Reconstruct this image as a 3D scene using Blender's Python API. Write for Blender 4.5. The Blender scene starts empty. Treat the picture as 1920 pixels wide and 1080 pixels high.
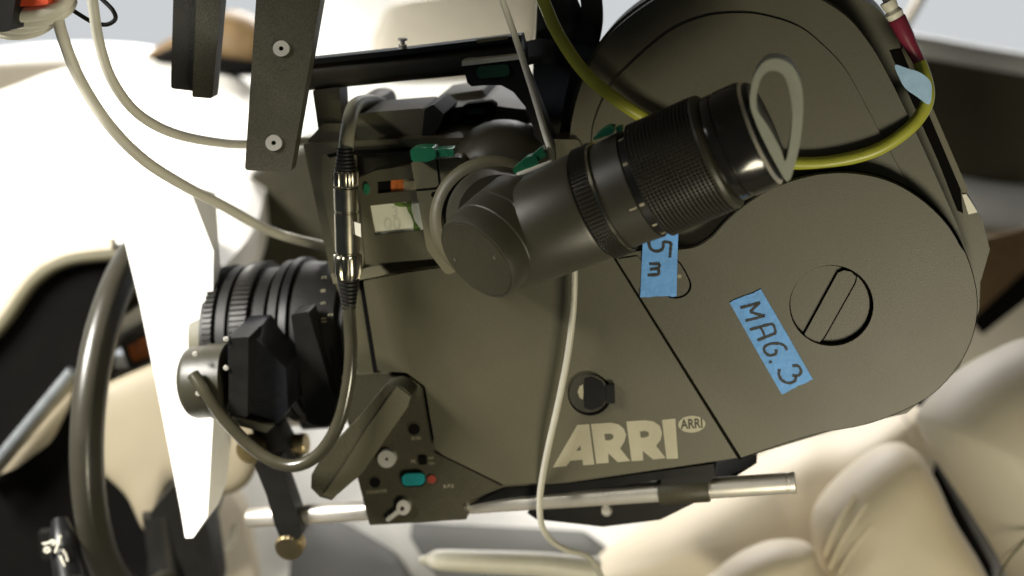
import bpy, bmesh, math, random
from mathutils import Vector as V3, Matrix
random.seed(7)
R = math.radians
scene = bpy.context.scene
COL = scene.collection

# ------------------------------------------------------------------ camera
PITCH, YAW, D0, FPX = R(18), R(10), 1.10, 2750.0     # 1920 px wide photo, 0.4 mm per px at the film camera
P0 = V3((0, 0, 1.0))
VD = V3((0, math.cos(PITCH), -math.sin(PITCH)))
VR = V3((1, 0, 0)); VU = V3((0, math.sin(PITCH), math.cos(PITCH)))
CAM = P0 - VD * D0
cd = bpy.data.cameras.new('photo_camera'); co = bpy.data.objects.new('photo_camera', cd); COL.objects.link(co)
co.location = CAM; co.rotation_euler = (math.pi/2 - PITCH, 0, 0)
cd.sensor_width = 36; cd.lens = 36 * FPX / 1920; cd.clip_start = .01; cd.clip_end = 200
cd.dof.use_dof = True; cd.dof.focus_distance = 1.01; cd.dof.aperture_fstop = 3.8
scene.camera = co

# ------------------------------------------------------------------ light
w = bpy.data.worlds.new('World'); scene.world = w; w.use_nodes = True
bg = w.node_tree.nodes['Background']; bg.inputs[0].default_value = (.70, .86, 1.0, 1); bg.inputs[1].default_value = .045
scene.view_settings.view_transform = 'Standard'; scene.view_settings.look = 'None'
scene.view_settings.gamma = 1; scene.view_settings.exposure = 0
def area(name, loc, target, sx, sy, watt, col):
    l = bpy.data.lights.new(name, 'AREA'); l.shape = 'RECTANGLE'; l.size = sx; l.size_y = sy; l.energy = watt; l.color = col
    o = bpy.data.objects.new(name, l); COL.objects.link(o); o.location = loc
    o.rotation_euler = (V3(target) - V3(loc)).to_track_quat('-Z', 'Y').to_euler(); return o
area('windscreen_light', (-1.42, -.52, 2.12), (-.40, .20, .95), .7, .6, 145, (1, .97, .90))
area('added_low_light', (.36, -.82, .56), (.24, 0, .92), .30, .22, 6.9, (1, .92, .68))  # unseen small lamp added low near the viewer to light the camera's side
area('passenger_window_light', (-.1, 1.85, 1.85), (.35, .60, .6), .9, .5, 84, (1, .96, .92))

# ------------------------------------------------------------------ pixel -> place
N = V3((-math.sin(YAW), -math.cos(YAW), 0))          # outward normal of the film camera's side
TU = V3((math.cos(YAW), -math.sin(YAW), 0))          # along the side, towards the magazine
def ray(px, py): return VD + VR * ((px - 960) / FPX) + VU * ((540 - py) / FPX)
def G(px, py, depth): return CAM + ray(px, py) * depth
def F(px, py, d=0.0):
    r = ray(px, py); return CAM + r * (((P0 + N*d - CAM).dot(N)) / r.dot(N))
def Y(px, py, y):
    r = ray(px, py); return CAM + r * ((y - CAM.y) / r.y)
def dep(p): return (p - CAM).dot(VD)
def cr(pts, n=8, closed=False):
    """Catmull-Rom through tuples / vectors"""
    P = [tuple(p) for p in pts]; m = len(P); out = []
    for i in range(m if closed else m - 1):
        g = (lambda k: P[k % m]) if closed else (lambda k: P[max(0, min(m-1, k))])
        a, b, c, d = g(i-1), g(i), g(i+1), g(i+2)
        for j in range(n):
            t = j / n
            out.append(tuple(.5*((2*q)+(-p+r)*t+(2*p-5*q+4*r-s)*t*t+(-p+3*q-3*r+s)*t**3) for p, q, r, s in zip(a, b, c, d)))
    if not closed: out.append(P[-1])
    return out
def ell(cx, cy, rx, ry, n=40, rot=0):
    c, s = math.cos(rot), math.sin(rot)
    return [(cx + rx*math.cos(t)*c - ry*math.sin(t)*s, cy + rx*math.cos(t)*s + ry*math.sin(t)*c) for t in [2*math.pi*i/n for i in range(n)]]
def rbox(pts, r=4, n=4):
    """round the corners of a px polygon"""
    out = []; m = len(pts)
    for i in range(m):
        p = V3((*pts[i], 0)); a = V3((*pts[i-1], 0)); b = V3((*pts[(i+1) % m], 0))
        da, db = (a-p), (b-p); ra = min(r, da.length*.45); rb = min(r, db.length*.45)
        A = p + da.normalized()*ra; B = p + db.normalized()*rb
        for j in range(n+1):
            t = j/n; q = A*(1-t)**2 + p*2*t*(1-t) + B*t*t; out.append((q.x, q.y))
    return out

# ------------------------------------------------------------------ materials
MATS = {}
def mat(name, col, rough=.5, metal=0, var=.12, vs=60, bump=0, bs=900, coat=0, emit=None, var2=0, spec=.5, bd=.0006, dust=0):
    m = bpy.data.materials.new(name); m.use_nodes = True; nt = m.node_tree; b = nt.nodes['Principled BSDF']
    b.inputs['Roughness'].default_value = rough; b.inputs['Metallic'].default_value = metal
    b.inputs['Specular IOR Level'].default_value = spec
    if coat: b.inputs['Coat Weight'].default_value = coat; b.inputs['Coat Roughness'].default_value = .15
    tc = nt.nodes.new('ShaderNodeTexCoord')
    nz = nt.nodes.new('ShaderNodeTexNoise'); nz.inputs['Scale'].default_value = vs; nz.inputs['Detail'].default_value = 6
    nt.links.new(tc.outputs['Object'], nz.inputs['Vector'])
    rp = nt.nodes.new('ShaderNodeValToRGB'); rp.color_ramp.elements[0].position = .3; rp.color_ramp.elements[1].position = .7
    rp.color_ramp.elements[0].color = (*[c*(1-var) for c in col], 1); rp.color_ramp.elements[1].color = (*[min(1, c*(1+var)) for c in col], 1)
    nt.links.new(nz.outputs['Fac'], rp.inputs[0]); src = rp.outputs[0]
    if var2:     # fine speckle of the crackle paint
        n2 = nt.nodes.new('ShaderNodeTexNoise'); n2.inputs['Scale'].default_value = bs; n2.inputs['Detail'].default_value = 2
        nt.links.new(tc.outputs['Object'], n2.inputs['Vector'])
        r2 = nt.nodes.new('ShaderNodeMapRange'); r2.inputs[1].default_value = .3; r2.inputs[2].default_value = .7
        r2.inputs[3].default_value = 1-var2; r2.inputs[4].default_value = 1+var2
        nt.links.new(n2.outputs['Fac'], r2.inputs[0])
        mx = nt.nodes.new('ShaderNodeMix'); mx.data_type = 'RGBA'; mx.blend_type = 'MULTIPLY'; mx.inputs[0].default_value = 1
        nt.links.new(src, mx.inputs[6]); nt.links.new(r2.outputs[0], mx.inputs[7]); src = mx.outputs[2]
    if dust:     # sparse pale dust specks and rubbed spots
        n4 = nt.nodes.new('ShaderNodeTexNoise'); n4.inputs['Scale'].default_value = 210; n4.inputs['Detail'].default_value = 5; n4.inputs['Roughness'].default_value = .75
        nt.links.new(tc.outputs['Object'], n4.inputs['Vector'])
        r4 = nt.nodes.new('ShaderNodeMapRange'); r4.inputs[1].default_value = .72; r4.inputs[2].default_value = .80; r4.inputs[4].default_value = dust
        nt.links.new(n4.outputs['Fac'], r4.inputs[0])
        m4 = nt.nodes.new('ShaderNodeMix'); m4.data_type = 'RGBA'; m4.inputs[7].default_value = (.34, .32, .25, 1)
        nt.links.new(r4.outputs[0], m4.inputs[0]); nt.links.new(src, m4.inputs[6]); src = m4.outputs[2]
    nt.links.new(src, b.inputs['Base Color'])
    rr = nt.nodes.new('ShaderNodeMapRange'); rr.inputs[3].default_value = max(0, rough-.07); rr.inputs[4].default_value = min(1, rough+.07)
    nt.links.new(nz.outputs['Fac'], rr.inputs[0]); nt.links.new(rr.outputs[0], b.inputs['Roughness'])
    if bump:
        n3 = nt.nodes.new('ShaderNodeTexNoise'); n3.inputs['Scale'].default_value = bs; n3.inputs['Detail'].default_value = 3
        nt.links.new(tc.outputs['Object'], n3.inputs['Vector'])
        bp = nt.nodes.new('ShaderNodeBump'); bp.inputs['Strength'].default_value = bump; bp.inputs['Distance'].default_value = bd
        nt.links.new(n3.outputs['Fac'], bp.inputs['Height']); nt.links.new(bp.outputs[0], b.inputs['Normal'])
    if emit: b.inputs['Emission Color'].default_value = (*emit[0], 1); b.inputs['Emission Strength'].default_value = emit[1]
    MATS[name] = m; return m
mat('olive_paint', (.052, .046, .021), .52, var=.12, vs=11, bump=.22, bs=1500, var2=.18, spec=.80, dust=.3)
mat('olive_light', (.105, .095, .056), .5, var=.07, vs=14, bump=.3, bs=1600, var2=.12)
mat('olive_dark', (.040, .036, .021), .5, var=.12, vs=16, bump=.35, bs=850, var2=.24, spec=.32)
mat('gap', (.004, .0037, .0033), .9, spec=.08)
mat('lens_knurl', (.014, .013, .011), .4, spec=.35)
mat('black', (.006, .006, .006), .36, var=.2, spec=.35)
mat('black_soft', (.0075, .0072, .006), .5, var=.2, bump=.2, spec=.3)
mat('black_blue', (.005, .0055, .009), .5, var=.3, vs=200, bump=.2)
mat('knurl', (.040, .037, .029), .32)
mat('gloss_black', (.012, .011, .009), .16, spec=.6)
mat('vf_dark', (.030, .027, .019), .40, var=.07, vs=14, bump=.2, bs=1600, var2=.1)
mat('vf_paint', (.036, .033, .021), .40, var=.1, vs=14, bump=.2, bs=1600, var2=.1, dust=.4)
mat('handle_black', (.022, .020, .013), .34, spec=.5)
mat('steel', (.90, .85, .76), .38, .8, var=.05)
mat('dark_chrome', (.30, .28, .22), .24, 1, var=.08)
mat('brass', (.50, .40, .22), .35, 1, var=.1)
mat('screw', (.72, .69, .62), .38, .6, var=.06)
mat('green_anod', (.020, .165, .080), .28, .2, var=.1)
mat('green_dark', (.008, .060, .028), .5)
mat('teal', (.010, .190, .200), .3, var=.1, coat=.4)
mat('red_paint', (.22, .03, .015), .5)
mat('logo', (.30, .275, .19), .5, var=.05, var2=.08, bs=1600)
mat('tape_blue', (.135, .37, .80), .6, var=.10, vs=60, bump=.5, bs=160, bd=.0015, var2=.06)
mat('tape_pale', (.34, .54, .78), .55, var=.1, vs=120, bump=.3, bs=700)
mat('ink', (.020, .018, .016), .6, var=.5, vs=300)
mat('lcd', (.74, .74, .60), .3, var=.04, vs=40)
mat('lcd_green', (.10, .17, .03), .35, var=.7, vs=300)
mat('lcd_digit', (.62, .63, .54), .3)
mat('orange', (.60, .16, .03), .4, var=.4, vs=200)
mat('tan_window', (.34, .29, .17), .4)
mat('white_card', (.88, .86, .82), .7, var=.015, vs=20)
mat('cable_white', (.66, .63, .53), .45, var=.05)
mat('cable_yellow', (.36, .37, .045), .38, var=.08)
mat('cable_grey', (.30, .29, .22), .35, var=.08)
mat('cable_olive', (.045, .041, .026), .22, var=.1, coat=.3)
mat('wire_grey', (.44, .42, .35), .45, var=.06)
mat('wire_pale', (.62, .60, .52), .45, var=.06)
mat('maroon', (.20, .022, .045), .35, var=.12)
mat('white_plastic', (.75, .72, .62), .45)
mat('rubber_grey', (.27, .28, .23), .42, var=.08)
mat('cloth_dark', (.026, .030, .040), .85, var=.4, vs=25, bump=.4, bs=400)
mat('rig_paint', (.050, .046, .030), .5, var=.1, vs=50, bump=.6, bs=900, var2=.35)
mat('rig_dark', (.018, .017, .012), .5, var=.1, vs=50, bump=.6, bs=900, var2=.3)
mat('wheel_leather', (.034, .031, .022), .30, var=.08, vs=40, bump=.25, bs=700)
mat('beige_vinyl', (.46, .40, .29), .55, var=.05, vs=15, bump=.35, bs=500)
mat('cowl_tan', (.16, .14, .105), .7)
mat('hub_vinyl', (.23, .195, .13), .6, var=.06, vs=15, bump=.35, bs=500)
mat('mirror_grey', (.50, .46, .37), .5, var=.04)
mat('dash_dark', (.032, .029, .018), .8, spec=.2)  # plain dark olive-brown of the lower dash panel
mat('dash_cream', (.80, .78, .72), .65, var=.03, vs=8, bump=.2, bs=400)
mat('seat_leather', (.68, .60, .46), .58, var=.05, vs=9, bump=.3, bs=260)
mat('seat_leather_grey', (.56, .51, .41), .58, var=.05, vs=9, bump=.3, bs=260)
mat('console_grey', (.66, .65, .61), .5, var=.04)
mat('console_dark', (.06, .06, .048), .6, var=.1)
mat('trim_olive', (.075, .066, .035), .7, var=.1)
mat('trim_brown', (.15, .095, .04), .6, var=.15)
mat('headliner', (.12, .11, .09), .9, var=.1, bump=.3)
mat('pale_trim', (.82, .83, .82), .5, var=.02)
mat('tan_trim', (.42, .37, .28), .6)
mat('grey_blue_metal', (.45, .48, .50), .25, .7)
mat('carpet', (.06, .055, .045), .95, var=.3, vs=200, bump=.6, bs=300)
mat('red_tag', (.60, .07, .02), .5)

# ------------------------------------------------------------------ mesh helpers
ORI = {}
def link(name, verts, faces, m, parent=None, smooth=35, origin=None):
    if parent is not None: o0 = ORI[parent.name]
    elif origin is not None: o0 = V3(origin)
    else:
        o0 = V3((0, 0, 0))
        for v in verts: o0 = o0 + V3(v)
        o0 = o0 / len(verts); o0.z = min(V3(v).z for v in verts)
    me = bpy.data.meshes.new(name); me.from_pydata([tuple(V3(v) - o0) for v in verts], [], faces); me.update()
    bm = bmesh.new(); bm.from_mesh(me); bmesh.ops.remove_doubles(bm, verts=bm.verts, dist=1e-7); bmesh.ops.recalc_face_normals(bm, faces=bm.faces); bm.to_mesh(me); bm.free()
    me.materials.append(MATS[m])
    for p in me.polygons: p.use_smooth = True
    me.set_sharp_from_angle(angle=R(smooth))
    o = bpy.data.objects.new(name, me); COL.objects.link(o); ORI[o.name] = o0
    if parent is not None: o.parent = parent
    else: o.location = o0
    return o
def thing(name, loc, label, cat, group=None):
    o = bpy.data.objects.new(name, None); COL.objects.link(o); o.location = loc; ORI[o.name] = V3(loc); o.empty_display_size = .02
    return tag(o, label, cat, group)
def tag(o, label, cat, group=None):
    o['label'] = label; o['category'] = cat
    if group: o['group'] = group
    return o
def struct(o): o['kind'] = 'structure'; return o

def prism(name, pts, m, parent=None, thick=.01, d=0.0, bev=.0006, holes=(), place=None, ndir=None, smooth=35):
    """Right prism: front outline given in photo px on the side plane at height d (or (px,py,d)), pushed back by thick."""
    pl = place or (lambda q: F(q[0], q[1], q[2] if len(q) > 2 else d)); nd = ndir or N
    bm = bmesh.new(); loops = []
    for L in [pts] + list(holes):
        vs = [bm.verts.new(pl(q)) for q in L]
        es = [bm.edges.new((vs[i], vs[(i+1) % len(vs)])) for i in range(len(vs))]; loops.append((vs, es))
    if holes:
        bmesh.ops.triangle_fill(bm, edges=[e for _, es in loops for e in es], use_beauty=True)
    else: bm.faces.new(loops[0][0])
    bmesh.ops.recalc_face_normals(bm, faces=bm.faces)
    f0 = list(bm.faces)
    if sum(f.normal.dot(nd)*f.calc_area() for f in f0) < 0: bmesh.ops.reverse_faces(bm, faces=f0)
    ext = bmesh.ops.extrude_face_region(bm, geom=f0)      # moved copy becomes the back
    bmesh.ops.translate(bm, verts=[v for v in ext['geom'] if isinstance(v, bmesh.types.BMVert)], vec=-nd*thick)
    bm.normal_update()
    if bev:
        es = [e for e in bm.edges if len(e.link_faces) == 2 and e.calc_face_angle(0) > R(40) and any(f.normal.dot(nd) > .7 for f in e.link_faces)]
        try: bmesh.ops.bevel(bm, geom=es, offset=bev, segments=2, profile=.6, affect='EDGES', clamp_overlap=True)
        except Exception: pass
    me_v = [v.co.copy() for v in bm.verts]; bm.verts.index_update(); fs = [[v.index for v in f.verts] for f in bm.faces]; bm.free()
    return link(name, me_v, fs, m, parent, smooth)

def frame_of(ax):
    ax = ax.normalized(); a = V3((0, 0, 1)) if abs(ax.z) < .9 else V3((1, 0, 0))
    x = (a - ax*a.dot(ax)).normalized(); return x, ax.cross(x)
def lathe(name, A, B, prof, m, parent=None, n=48, flutes=0, fd=0, smooth=35, caps=True):
    """prof: [(t along A->B, radius m)]"""
    ax = B - A; x, y = frame_of(ax); vs, fs = [], []
    for t, r in prof:
        c = A + ax*t
        for i in range(n):
            a = 2*math.pi*i/n; rr = r + (fd if flutes and (i*flutes*2//n) % 2 else 0)
            vs.append(c + (x*math.cos(a) + y*math.sin(a))*rr)
    for k in range(len(prof)-1):
        for i in range(n): fs.append((k*n+i, k*n+(i+1) % n, (k+1)*n+(i+1) % n, (k+1)*n+i))
    if caps: fs.append(list(range(n))[::-1]); fs.append([(len(prof)-1)*n+i for i in range(n)])
    return link(name, vs, fs, m, parent, smooth)
def step_prof(segs, bev=.02):
    """[(t0,t1,r)] -> profile with tiny bevels"""
    out = []
    for t0, t1, r in segs:
        b = min(bev, (t1-t0)*.3); out += [(t0, r*.985), (t0+b, r), (t1-b, r), (t1, r*.985)]
    return out
def knurl(name, A, B, r, m, parent, rings=14, flutes=80, depth=.0008):
    ax = B - A; x, y = frame_of(ax); vs, fs = [], []; n = flutes*4; K = rings*4
    for k in range(K+1):
        kr = 1 if (k % 4) in (1, 2) else 0
        for i in range(n):
            ir = 1 if (i % 4) in (1, 2) else 0
            a = 2*math.pi*i/n; rr = r - depth + depth*kr*ir
            vs.append(A + ax*(k/K) + (x*math.cos(a)+y*math.sin(a))*rr)
    for k in range(K):
        for i in range(n): fs.append((k*n+i, k*n+(i+1) % n, (k+1)*n+(i+1) % n, (k+1)*n+i))
    fs.append(list(range(n))[::-1]); fs.append([K*n+i for i in range(n)])
    return link(name, vs, fs, m, parent, 30)
def tube(name, pts, r, m, parent=None, n=12, sub=8, rr=None, smooth=60):
    """round cable through world points, rr: radius per control point"""
    P = [V3(p) for p in cr([tuple(p) for p in pts], sub)] if sub > 1 else [V3(p) for p in pts]
    rad = [q[0] for q in cr([(v,) for v in rr], sub)] if rr and sub > 1 else [r]*len(P)
    vs, fs = [], []; t0 = (P[1]-P[0]).normalized(); x, y = frame_of(t0)
    for i, p in enumerate(P):
        t = (P[min(i+1, len(P)-1)] - P[max(i-1, 0)]).normalized()
        x = (x - t*x.dot(t)).normalized(); y = t.cross(x)
        for k in range(n): a = 2*math.pi*k/n; vs.append(p + (x*math.cos(a)+y*math.sin(a))*rad[i])
    for i in range(len(P)-1):
        for k in range(n): fs.append((i*n+k, i*n+(k+1) % n, (i+1)*n+(k+1) % n, (i+1)*n+k))
    fs.append(list(range(n))[::-1]); fs.append([(len(P)-1)*n+k for k in range(n)])
    return link(name, vs, fs, m, parent, smooth)
def puff(name, outline, depth, T, m, parent=None, K=10, p=2.2, place=None, back=.5):
    """upholstered bolster: closed outline in px, swelling T metres towards the viewer"""
    pl = place or (lambda q: G(q[0], q[1], depth)); O = [pl(q) for q in cr(outline, 6, True)]; n = len(O)
    c = sum(O, V3((0, 0, 0)))/n; vs, fs = [], []
    for side, tt in ((1, T), (-1, T*back)):
        base = len(vs)
        for k in range(K+1):
            s = math.cos(.5*math.pi*k/K)
            h = tt*max(0, 1 - s**p)**(1/p)
            for q in O: vs.append(c + (q-c)*max(s, .001) - VD*(h*side))
        for k in range(K):
            for i in range(n): fs.append((base+k*n+i, base+k*n+(i+1) % n, base+(k+1)*n+(i+1) % n, base+(k+1)*n+i))
        fs.append([base+K*n+i for i in range(n)])
    return link(name, vs, fs, m, parent, 50)
def ribbon(name, strokes, wpx, m, parent, d, thick=.0002):
    """pen strokes lying on the side plane"""
    vs, fs = [], []
    for S in strokes:
        S = cr(S, 5) if len(S) > 2 else S
        P = [F(q[0], q[1], d) for q in S]; b = len(vs)
        for i, pnt in enumerate(P):
            t = (P[min(i+1, len(P)-1)] - P[max(i-1, 0)]).normalized(); sd = t.cross(N).normalized()*wpx*.5*dep(pnt)/FPX*random.uniform(.8, 1.15)
            vs += [pnt+sd, pnt-sd, pnt+sd-N*thick, pnt-sd-N*thick]
        for i in range(len(P)-1):
            a, c = b+4*i, b+4*i+4
            fs += [(a, a+1, c+1, c), (a, c, c+2, a+2), (a+1, a+3, c+3, c+1)]
    return link(name, vs, fs, m, parent, 30)
def text(name, s, px, py, hpx, m, parent, d, rot=0, sx=1, bold=0, thick=.0001):
    cu = bpy.data.curves.new('t', 'FONT'); cu.body = s; cu.size = 1; cu.align_x = 'CENTER'; cu.align_y = 'CENTER'; cu.offset = bold; cu.resolution_u = 3
    to = bpy.data.objects.new('t', cu); COL.objects.link(to); dg = bpy.context.evaluated_depsgraph_get()
    me = bpy.data.meshes.new_from_object(to.evaluated_get(dg)); c, sn = math.cos(rot), math.sin(rot)
    vs = []
    for v in me.vertices:
        x, y = v.co.x*hpx*1.4*sx, v.co.y*hpx*1.4
        vs.append(F(px + x*c - y*sn, py - (x*sn + y*c), d))
    fs = [list(p.vertices) for p in me.polygons]
    bpy.data.objects.remove(to); bpy.data.curves.remove(cu); bpy.data.meshes.remove(me)
    return link(name, vs, fs, m, parent, 30)
def S(px, py, d=0.0): return dep(F(px, py, d))/FPX     # metres per photo px there
def box(name, lo, hi, m, parent=None, bev=.006):
    lo, hi = V3(lo), V3(hi); bm = bmesh.new(); bmesh.ops.create_cube(bm, size=1)
    for v in bm.verts: v.co = V3([(lo[i]+hi[i])/2 + v.co[i]*(hi[i]-lo[i]) for i in range(3)])
    bmesh.ops.bevel(bm, geom=list(bm.edges), offset=bev, segments=2, profile=.6, affect='EDGES')
    bm.verts.index_update(); vs = [v.co.copy() for v in bm.verts]; fs = [[v.index for v in f.verts] for f in bm.faces]; bm.free()
    return link(name, vs, fs, m, parent)
def yslab(name, pts, y, thick, m, parent=None, bev=.004, r=6):
    """upright slab facing the viewer's side, front face in the vertical plane y"""
    return prism(name, rbox(pts, r) if r else pts, m, parent, thick, bev=bev, place=lambda q: Y(q[0], q[1], q[2] if len(q) > 2 else y), ndir=V3((0, -1, 0)))
def loft(name, rows, m, parent=None, thick=.02, sub=6):
    """smooth sheet through rows of world points, with thickness downwards / away"""
    RW = [cr([tuple(p) for p in r], sub) for r in rows]; nc = len(RW[0])
    cols = [cr([RW[k][i] for k in range(len(RW))], sub) for i in range(nc)]; nr = len(cols[0])
    vs = [V3(cols[i][k]) for k in range(nr) for i in range(nc)]; n0 = len(vs)
    vs += [v + V3((0, .3, -1)).normalized()*thick for v in vs]; fs = []
    for k in range(nr-1):
        for i in range(nc-1):
            q = (k*nc+i, k*nc+i+1, (k+1)*nc+i+1, (k+1)*nc+i); fs += [q, tuple(n0+j for j in q[::-1])]
    ring = [i for i in range(nc)] + [k*nc+nc-1 for k in range(1, nr)] + [(nr-1)*nc+i for i in range(nc-2, -1, -1)] + [k*nc for k in range(nr-2, 0, -1)]
    for a, b in zip(ring, ring[1:]+ring[:1]): fs.append((a, b, n0+b, n0+a))
    return link(name, vs, fs, m, parent, 50)

# ================================================================== SETTING: inside the car
sk = box('sky', (-6, 3.2, -1), (6, 3.25, 6), 'carpet', bev=.005); struct(sk)
ms = bpy.data.materials.new('daylight_sky'); ms.use_nodes = True; bb_ = ms.node_tree.nodes['Principled BSDF']
bb_.inputs['Base Color'].default_value = (0, 0, 0, 1); bb_.inputs['Specular IOR Level'].default_value = 0
bb_.inputs['Emission Color'].default_value = (.92, .96, .98, 1); bb_.inputs['Emission Strength'].default_value = .66
sk.data.materials[0] = ms
struct(box('car_floor', (-1.3, -.35, .22), (1.3, 1.35, .30), 'carpet', bev=.01))
struct(box('car_roof', (-.70, -.80, 1.50), (1.5, 1.38, 1.55), 'headliner', bev=.01))
# dashboard, sunlit
dash = thing('dashboard', (-.75, .6, .3), 'cream sunlit dashboard top bulging behind the white card', 'dashboard')
loft('dash_top', [
    [Y(x, y, .95) for x, y in ((-160, 215), (0, 172), (100, 135), (200, 116), (320, 112), (430, 132), (500, 190))],
    [Y(x, y, .72) for x, y in ((-160, 330), (0, 290), (100, 262), (200, 245), (320, 240), (430, 258), (505, 300))],
    [Y(x, y, .50) for x, y in ((-160, 520), (0, 440), (100, 395), (200, 375), (320, 370), (420, 385), (480, 420))],
    [Y(x, y, .34) for x, y in ((-160, 700), (0, 592), (60, 512), (122, 474), (210, 460), (320, 470), (420, 500))],
    ], 'dash_cream', dash, .05)
yslab('lower_panel', [(395, 372), (440, 345), (600, 268), (660, 300), (660, 530), (470, 560), (400, 470)], .62, .05, 'dash_dark', dash, r=14)
tube('panel_edge', [Y(412, 400, .60), Y(422, 440, .60), Y(438, 478, .60), Y(452, 515, .60)], .009, 'pale_trim', dash)
yslab('vent', [(222, 470), (275, 470), (275, 610), (205, 640), (208, 560)], .40, .04, 'trim_olive', dash)
yslab('trim_bar', [(200, 618), (262, 572), (345, 540), (345, 600), (262, 624), (205, 668)], .385, .03, 'console_grey', dash)
rd = yslab('radio_frame', [(222, 642), (272, 612), (345, 590), (345, 660), (285, 678), (244, 694)], .375, .03, 'console_dark', dash, r=10)
yslab('radio_display', [(238, 650), (275, 630), (330, 612), (330, 650), (282, 668), (250, 680)], .372, .01, 'orange', rd, r=6)
yslab('lower_pad', [(195, 690), (240, 690), (340, 640), (345, 760), (200, 800)], .41, .04, 'console_grey', dash)
# instrument binnacle: hood lip + black inside
bi = thing('instrument_binnacle', (-.75, .45, .35), 'black hollow instrument hood behind the steering wheel rim', 'instrument cluster')
yslab('inner_panel', [(-260, 800), (-150, 700), (0, 610), (60, 530), (122, 492), (205, 480), (198, 560), (190, 760), (250, 900), (330, 1200), (-260, 1200)], .325, .05, 'gap', bi, r=8)
lipc = [(-200, 770), (-90, 690), (0, 597), (60, 516), (122, 478), (215, 466)]
tube('hood_lip', [Y(x, y, .335) for x, y in lipc], .011, 'tan_trim', bi)
tube('hood_inner_edge', [Y(x+6, y+12, .32) for x, y in lipc], .006, 'trim_olive', bi)
tube('trim_strip', [Y(-40, 905, .29), Y(60, 785, .29), Y(135, 695, .29)], .0055, 'grey_blue_metal', bi)
tube('lower_strip', [Y(-40, 925, .295), Y(60, 803, .295), Y(140, 712, .295)], .005, 'tan_trim', bi)
yslab('knee_pad', [(-40, 915), (60, 805), (138, 712), (128, 765), (95, 830), (30, 878), (-40, 905)], .305, .015, 'beige_vinyl', bi, r=10)
yslab('column_shroud', [(270, 1120), (282, 960), (330, 905), (372, 930), (395, 1010), (410, 1120)], .25, .05, 'black_soft', bi, r=12)

# steering wheel
sw = thing('steering_wheel', G(290, 1010, 1.33), 'olive leather steering wheel rim with beige hub, cut across by the white card', 'steering wheel')
c0 = G(308, 772, 1.42); vu = G(318, 435, 1.41) - c0; vn = G(170, 762, 1.25) - c0
vu = vu.normalized()*.176; vn = (vn - vu*vn.dot(vu)/vu.length_squared); vn = vn.normalized()*.176
wn = vu.cross(vn).normalized(); vs, fs = [], []; n, m_ = 96, 20
for i in range(n):
    a = 2*math.pi*i/n; rdir = (vu*math.cos(a) + vn*math.sin(a)); c = c0 + rdir; rd_ = rdir.normalized()
    for k in range(m_):
        b = 2*math.pi*k/m_; rr = .0150*(1 + .10*math.cos(2*b)) - (.0022 if k in (3, 13) else 0)
        vs.append(c + rd_*rr*math.cos(b) + wn*rr*math.sin(b)*1.02)
for i in range(n):
    for k in range(m_): fs.append((i*m_+k, i*m_+(k+1) % m_, ((i+1) % n)*m_+(k+1) % m_, ((i+1) % n)*m_+k))
link('rim', vs, fs, 'wheel_leather', sw, 60)
hub = puff('hub_cover', [(150, 745), (215, 712), (290, 680), (360, 650), (470, 640), (500, 780), (470, 900), (400, 930), (330, 905), (283, 1000), (240, 930), (190, 880), (155, 820)], 1.47, .018, 'hub_vinyl', sw, back=.4, p=4)
tube('spoke', [G(300, 960, 1.45), G(310, 1040, 1.46), G(320, 1130, 1.46)], .018, 'black_soft', sw)
# column stalk with pale symbols
st = thing('column_stalk', G(118, 1075, 1.28), 'dark control stalk with pale symbols low beside the steering wheel', 'stalk')
tube('lever', [G(112, 975, 1.27), G(120, 1020, 1.26), G(130, 1085, 1.25)], .012, 'black', st, rr=[.007, .012, .013])
for q in ([(80, 1020), (92, 1018), (97, 1013)], [(82, 1032), (88, 1036), (94, 1032), (90, 1027), (83, 1030)], [(95, 1018), (100, 1014), (104, 1018), (98, 1022)], [(104, 1036), (110, 1018), (114, 1004)], [(117, 1030), (124, 1040), (127, 1052)], [(113, 1042), (120, 1058), (127, 1073)]):
    tube('symbol', [G(x, y, 1.242) for x, y in q], .0011, 'cable_white', st, n=6, sub=4)
yslab('symbol_plate', [(70, 1000), (110, 996), (118, 1048), (78, 1050)], .155, .01, 'black_soft', st, r=4)

# centre console + handbrake
cn = thing('center_console', (-.05, .5, .30), 'pale grey console strip low behind the support rods', 'console')
def cy(pts, off=0): return [(x, y, .42 + off + .28*(1120-y)/380) for x, y in rbox(pts, 12)]
yslab('front_panel', cy([(395, 1120), (405, 990), (440, 900), (520, 855), (640, 740), (760, 840), (860, 900), (1000, 925), (1200, 935), (1260, 1120)]), .42, .16, 'console_grey', cn, r=0)
yslab('dark_recess', cy([(545, 1030), (580, 985), (640, 1000), (740, 1060), (780, 1120), (540, 1120)], -.035), .412, .03, 'console_dark', cn, r=0)
yslab('dark_recess', cy([(765, 1000), (850, 1006), (1100, 1018), (1150, 1060), (1120, 1120), (850, 1120), (800, 1060)], -.035), .412, .03, 'console_dark', cn, r=0)
yslab('side_pad', cy([(385, 1110), (392, 960), (420, 900), (455, 960), (482, 1110)], -.04), .40, .03, 'beige_vinyl', cn, r=0)
tube('edge_trim', [Y(425, 1030, .40), Y(436, 1010, .41), Y(441, 985, .42)], .0032, 'cable_white', cn)
hb = thing('handbrake_lever', G(1000, 1075, 1.36), 'cream handbrake lever with a push button tip below the camera', 'handbrake')
tube('grip', [G(812, 1050, 1.36), G(822, 1050, 1.36), G(900, 1053, 1.37), G(1010, 1058, 1.38), G(1120, 1072, 1.39)], .009, 'cable_white', hb, rr=[.006, .0095, .0105, .0115, .014], n=20)
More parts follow.
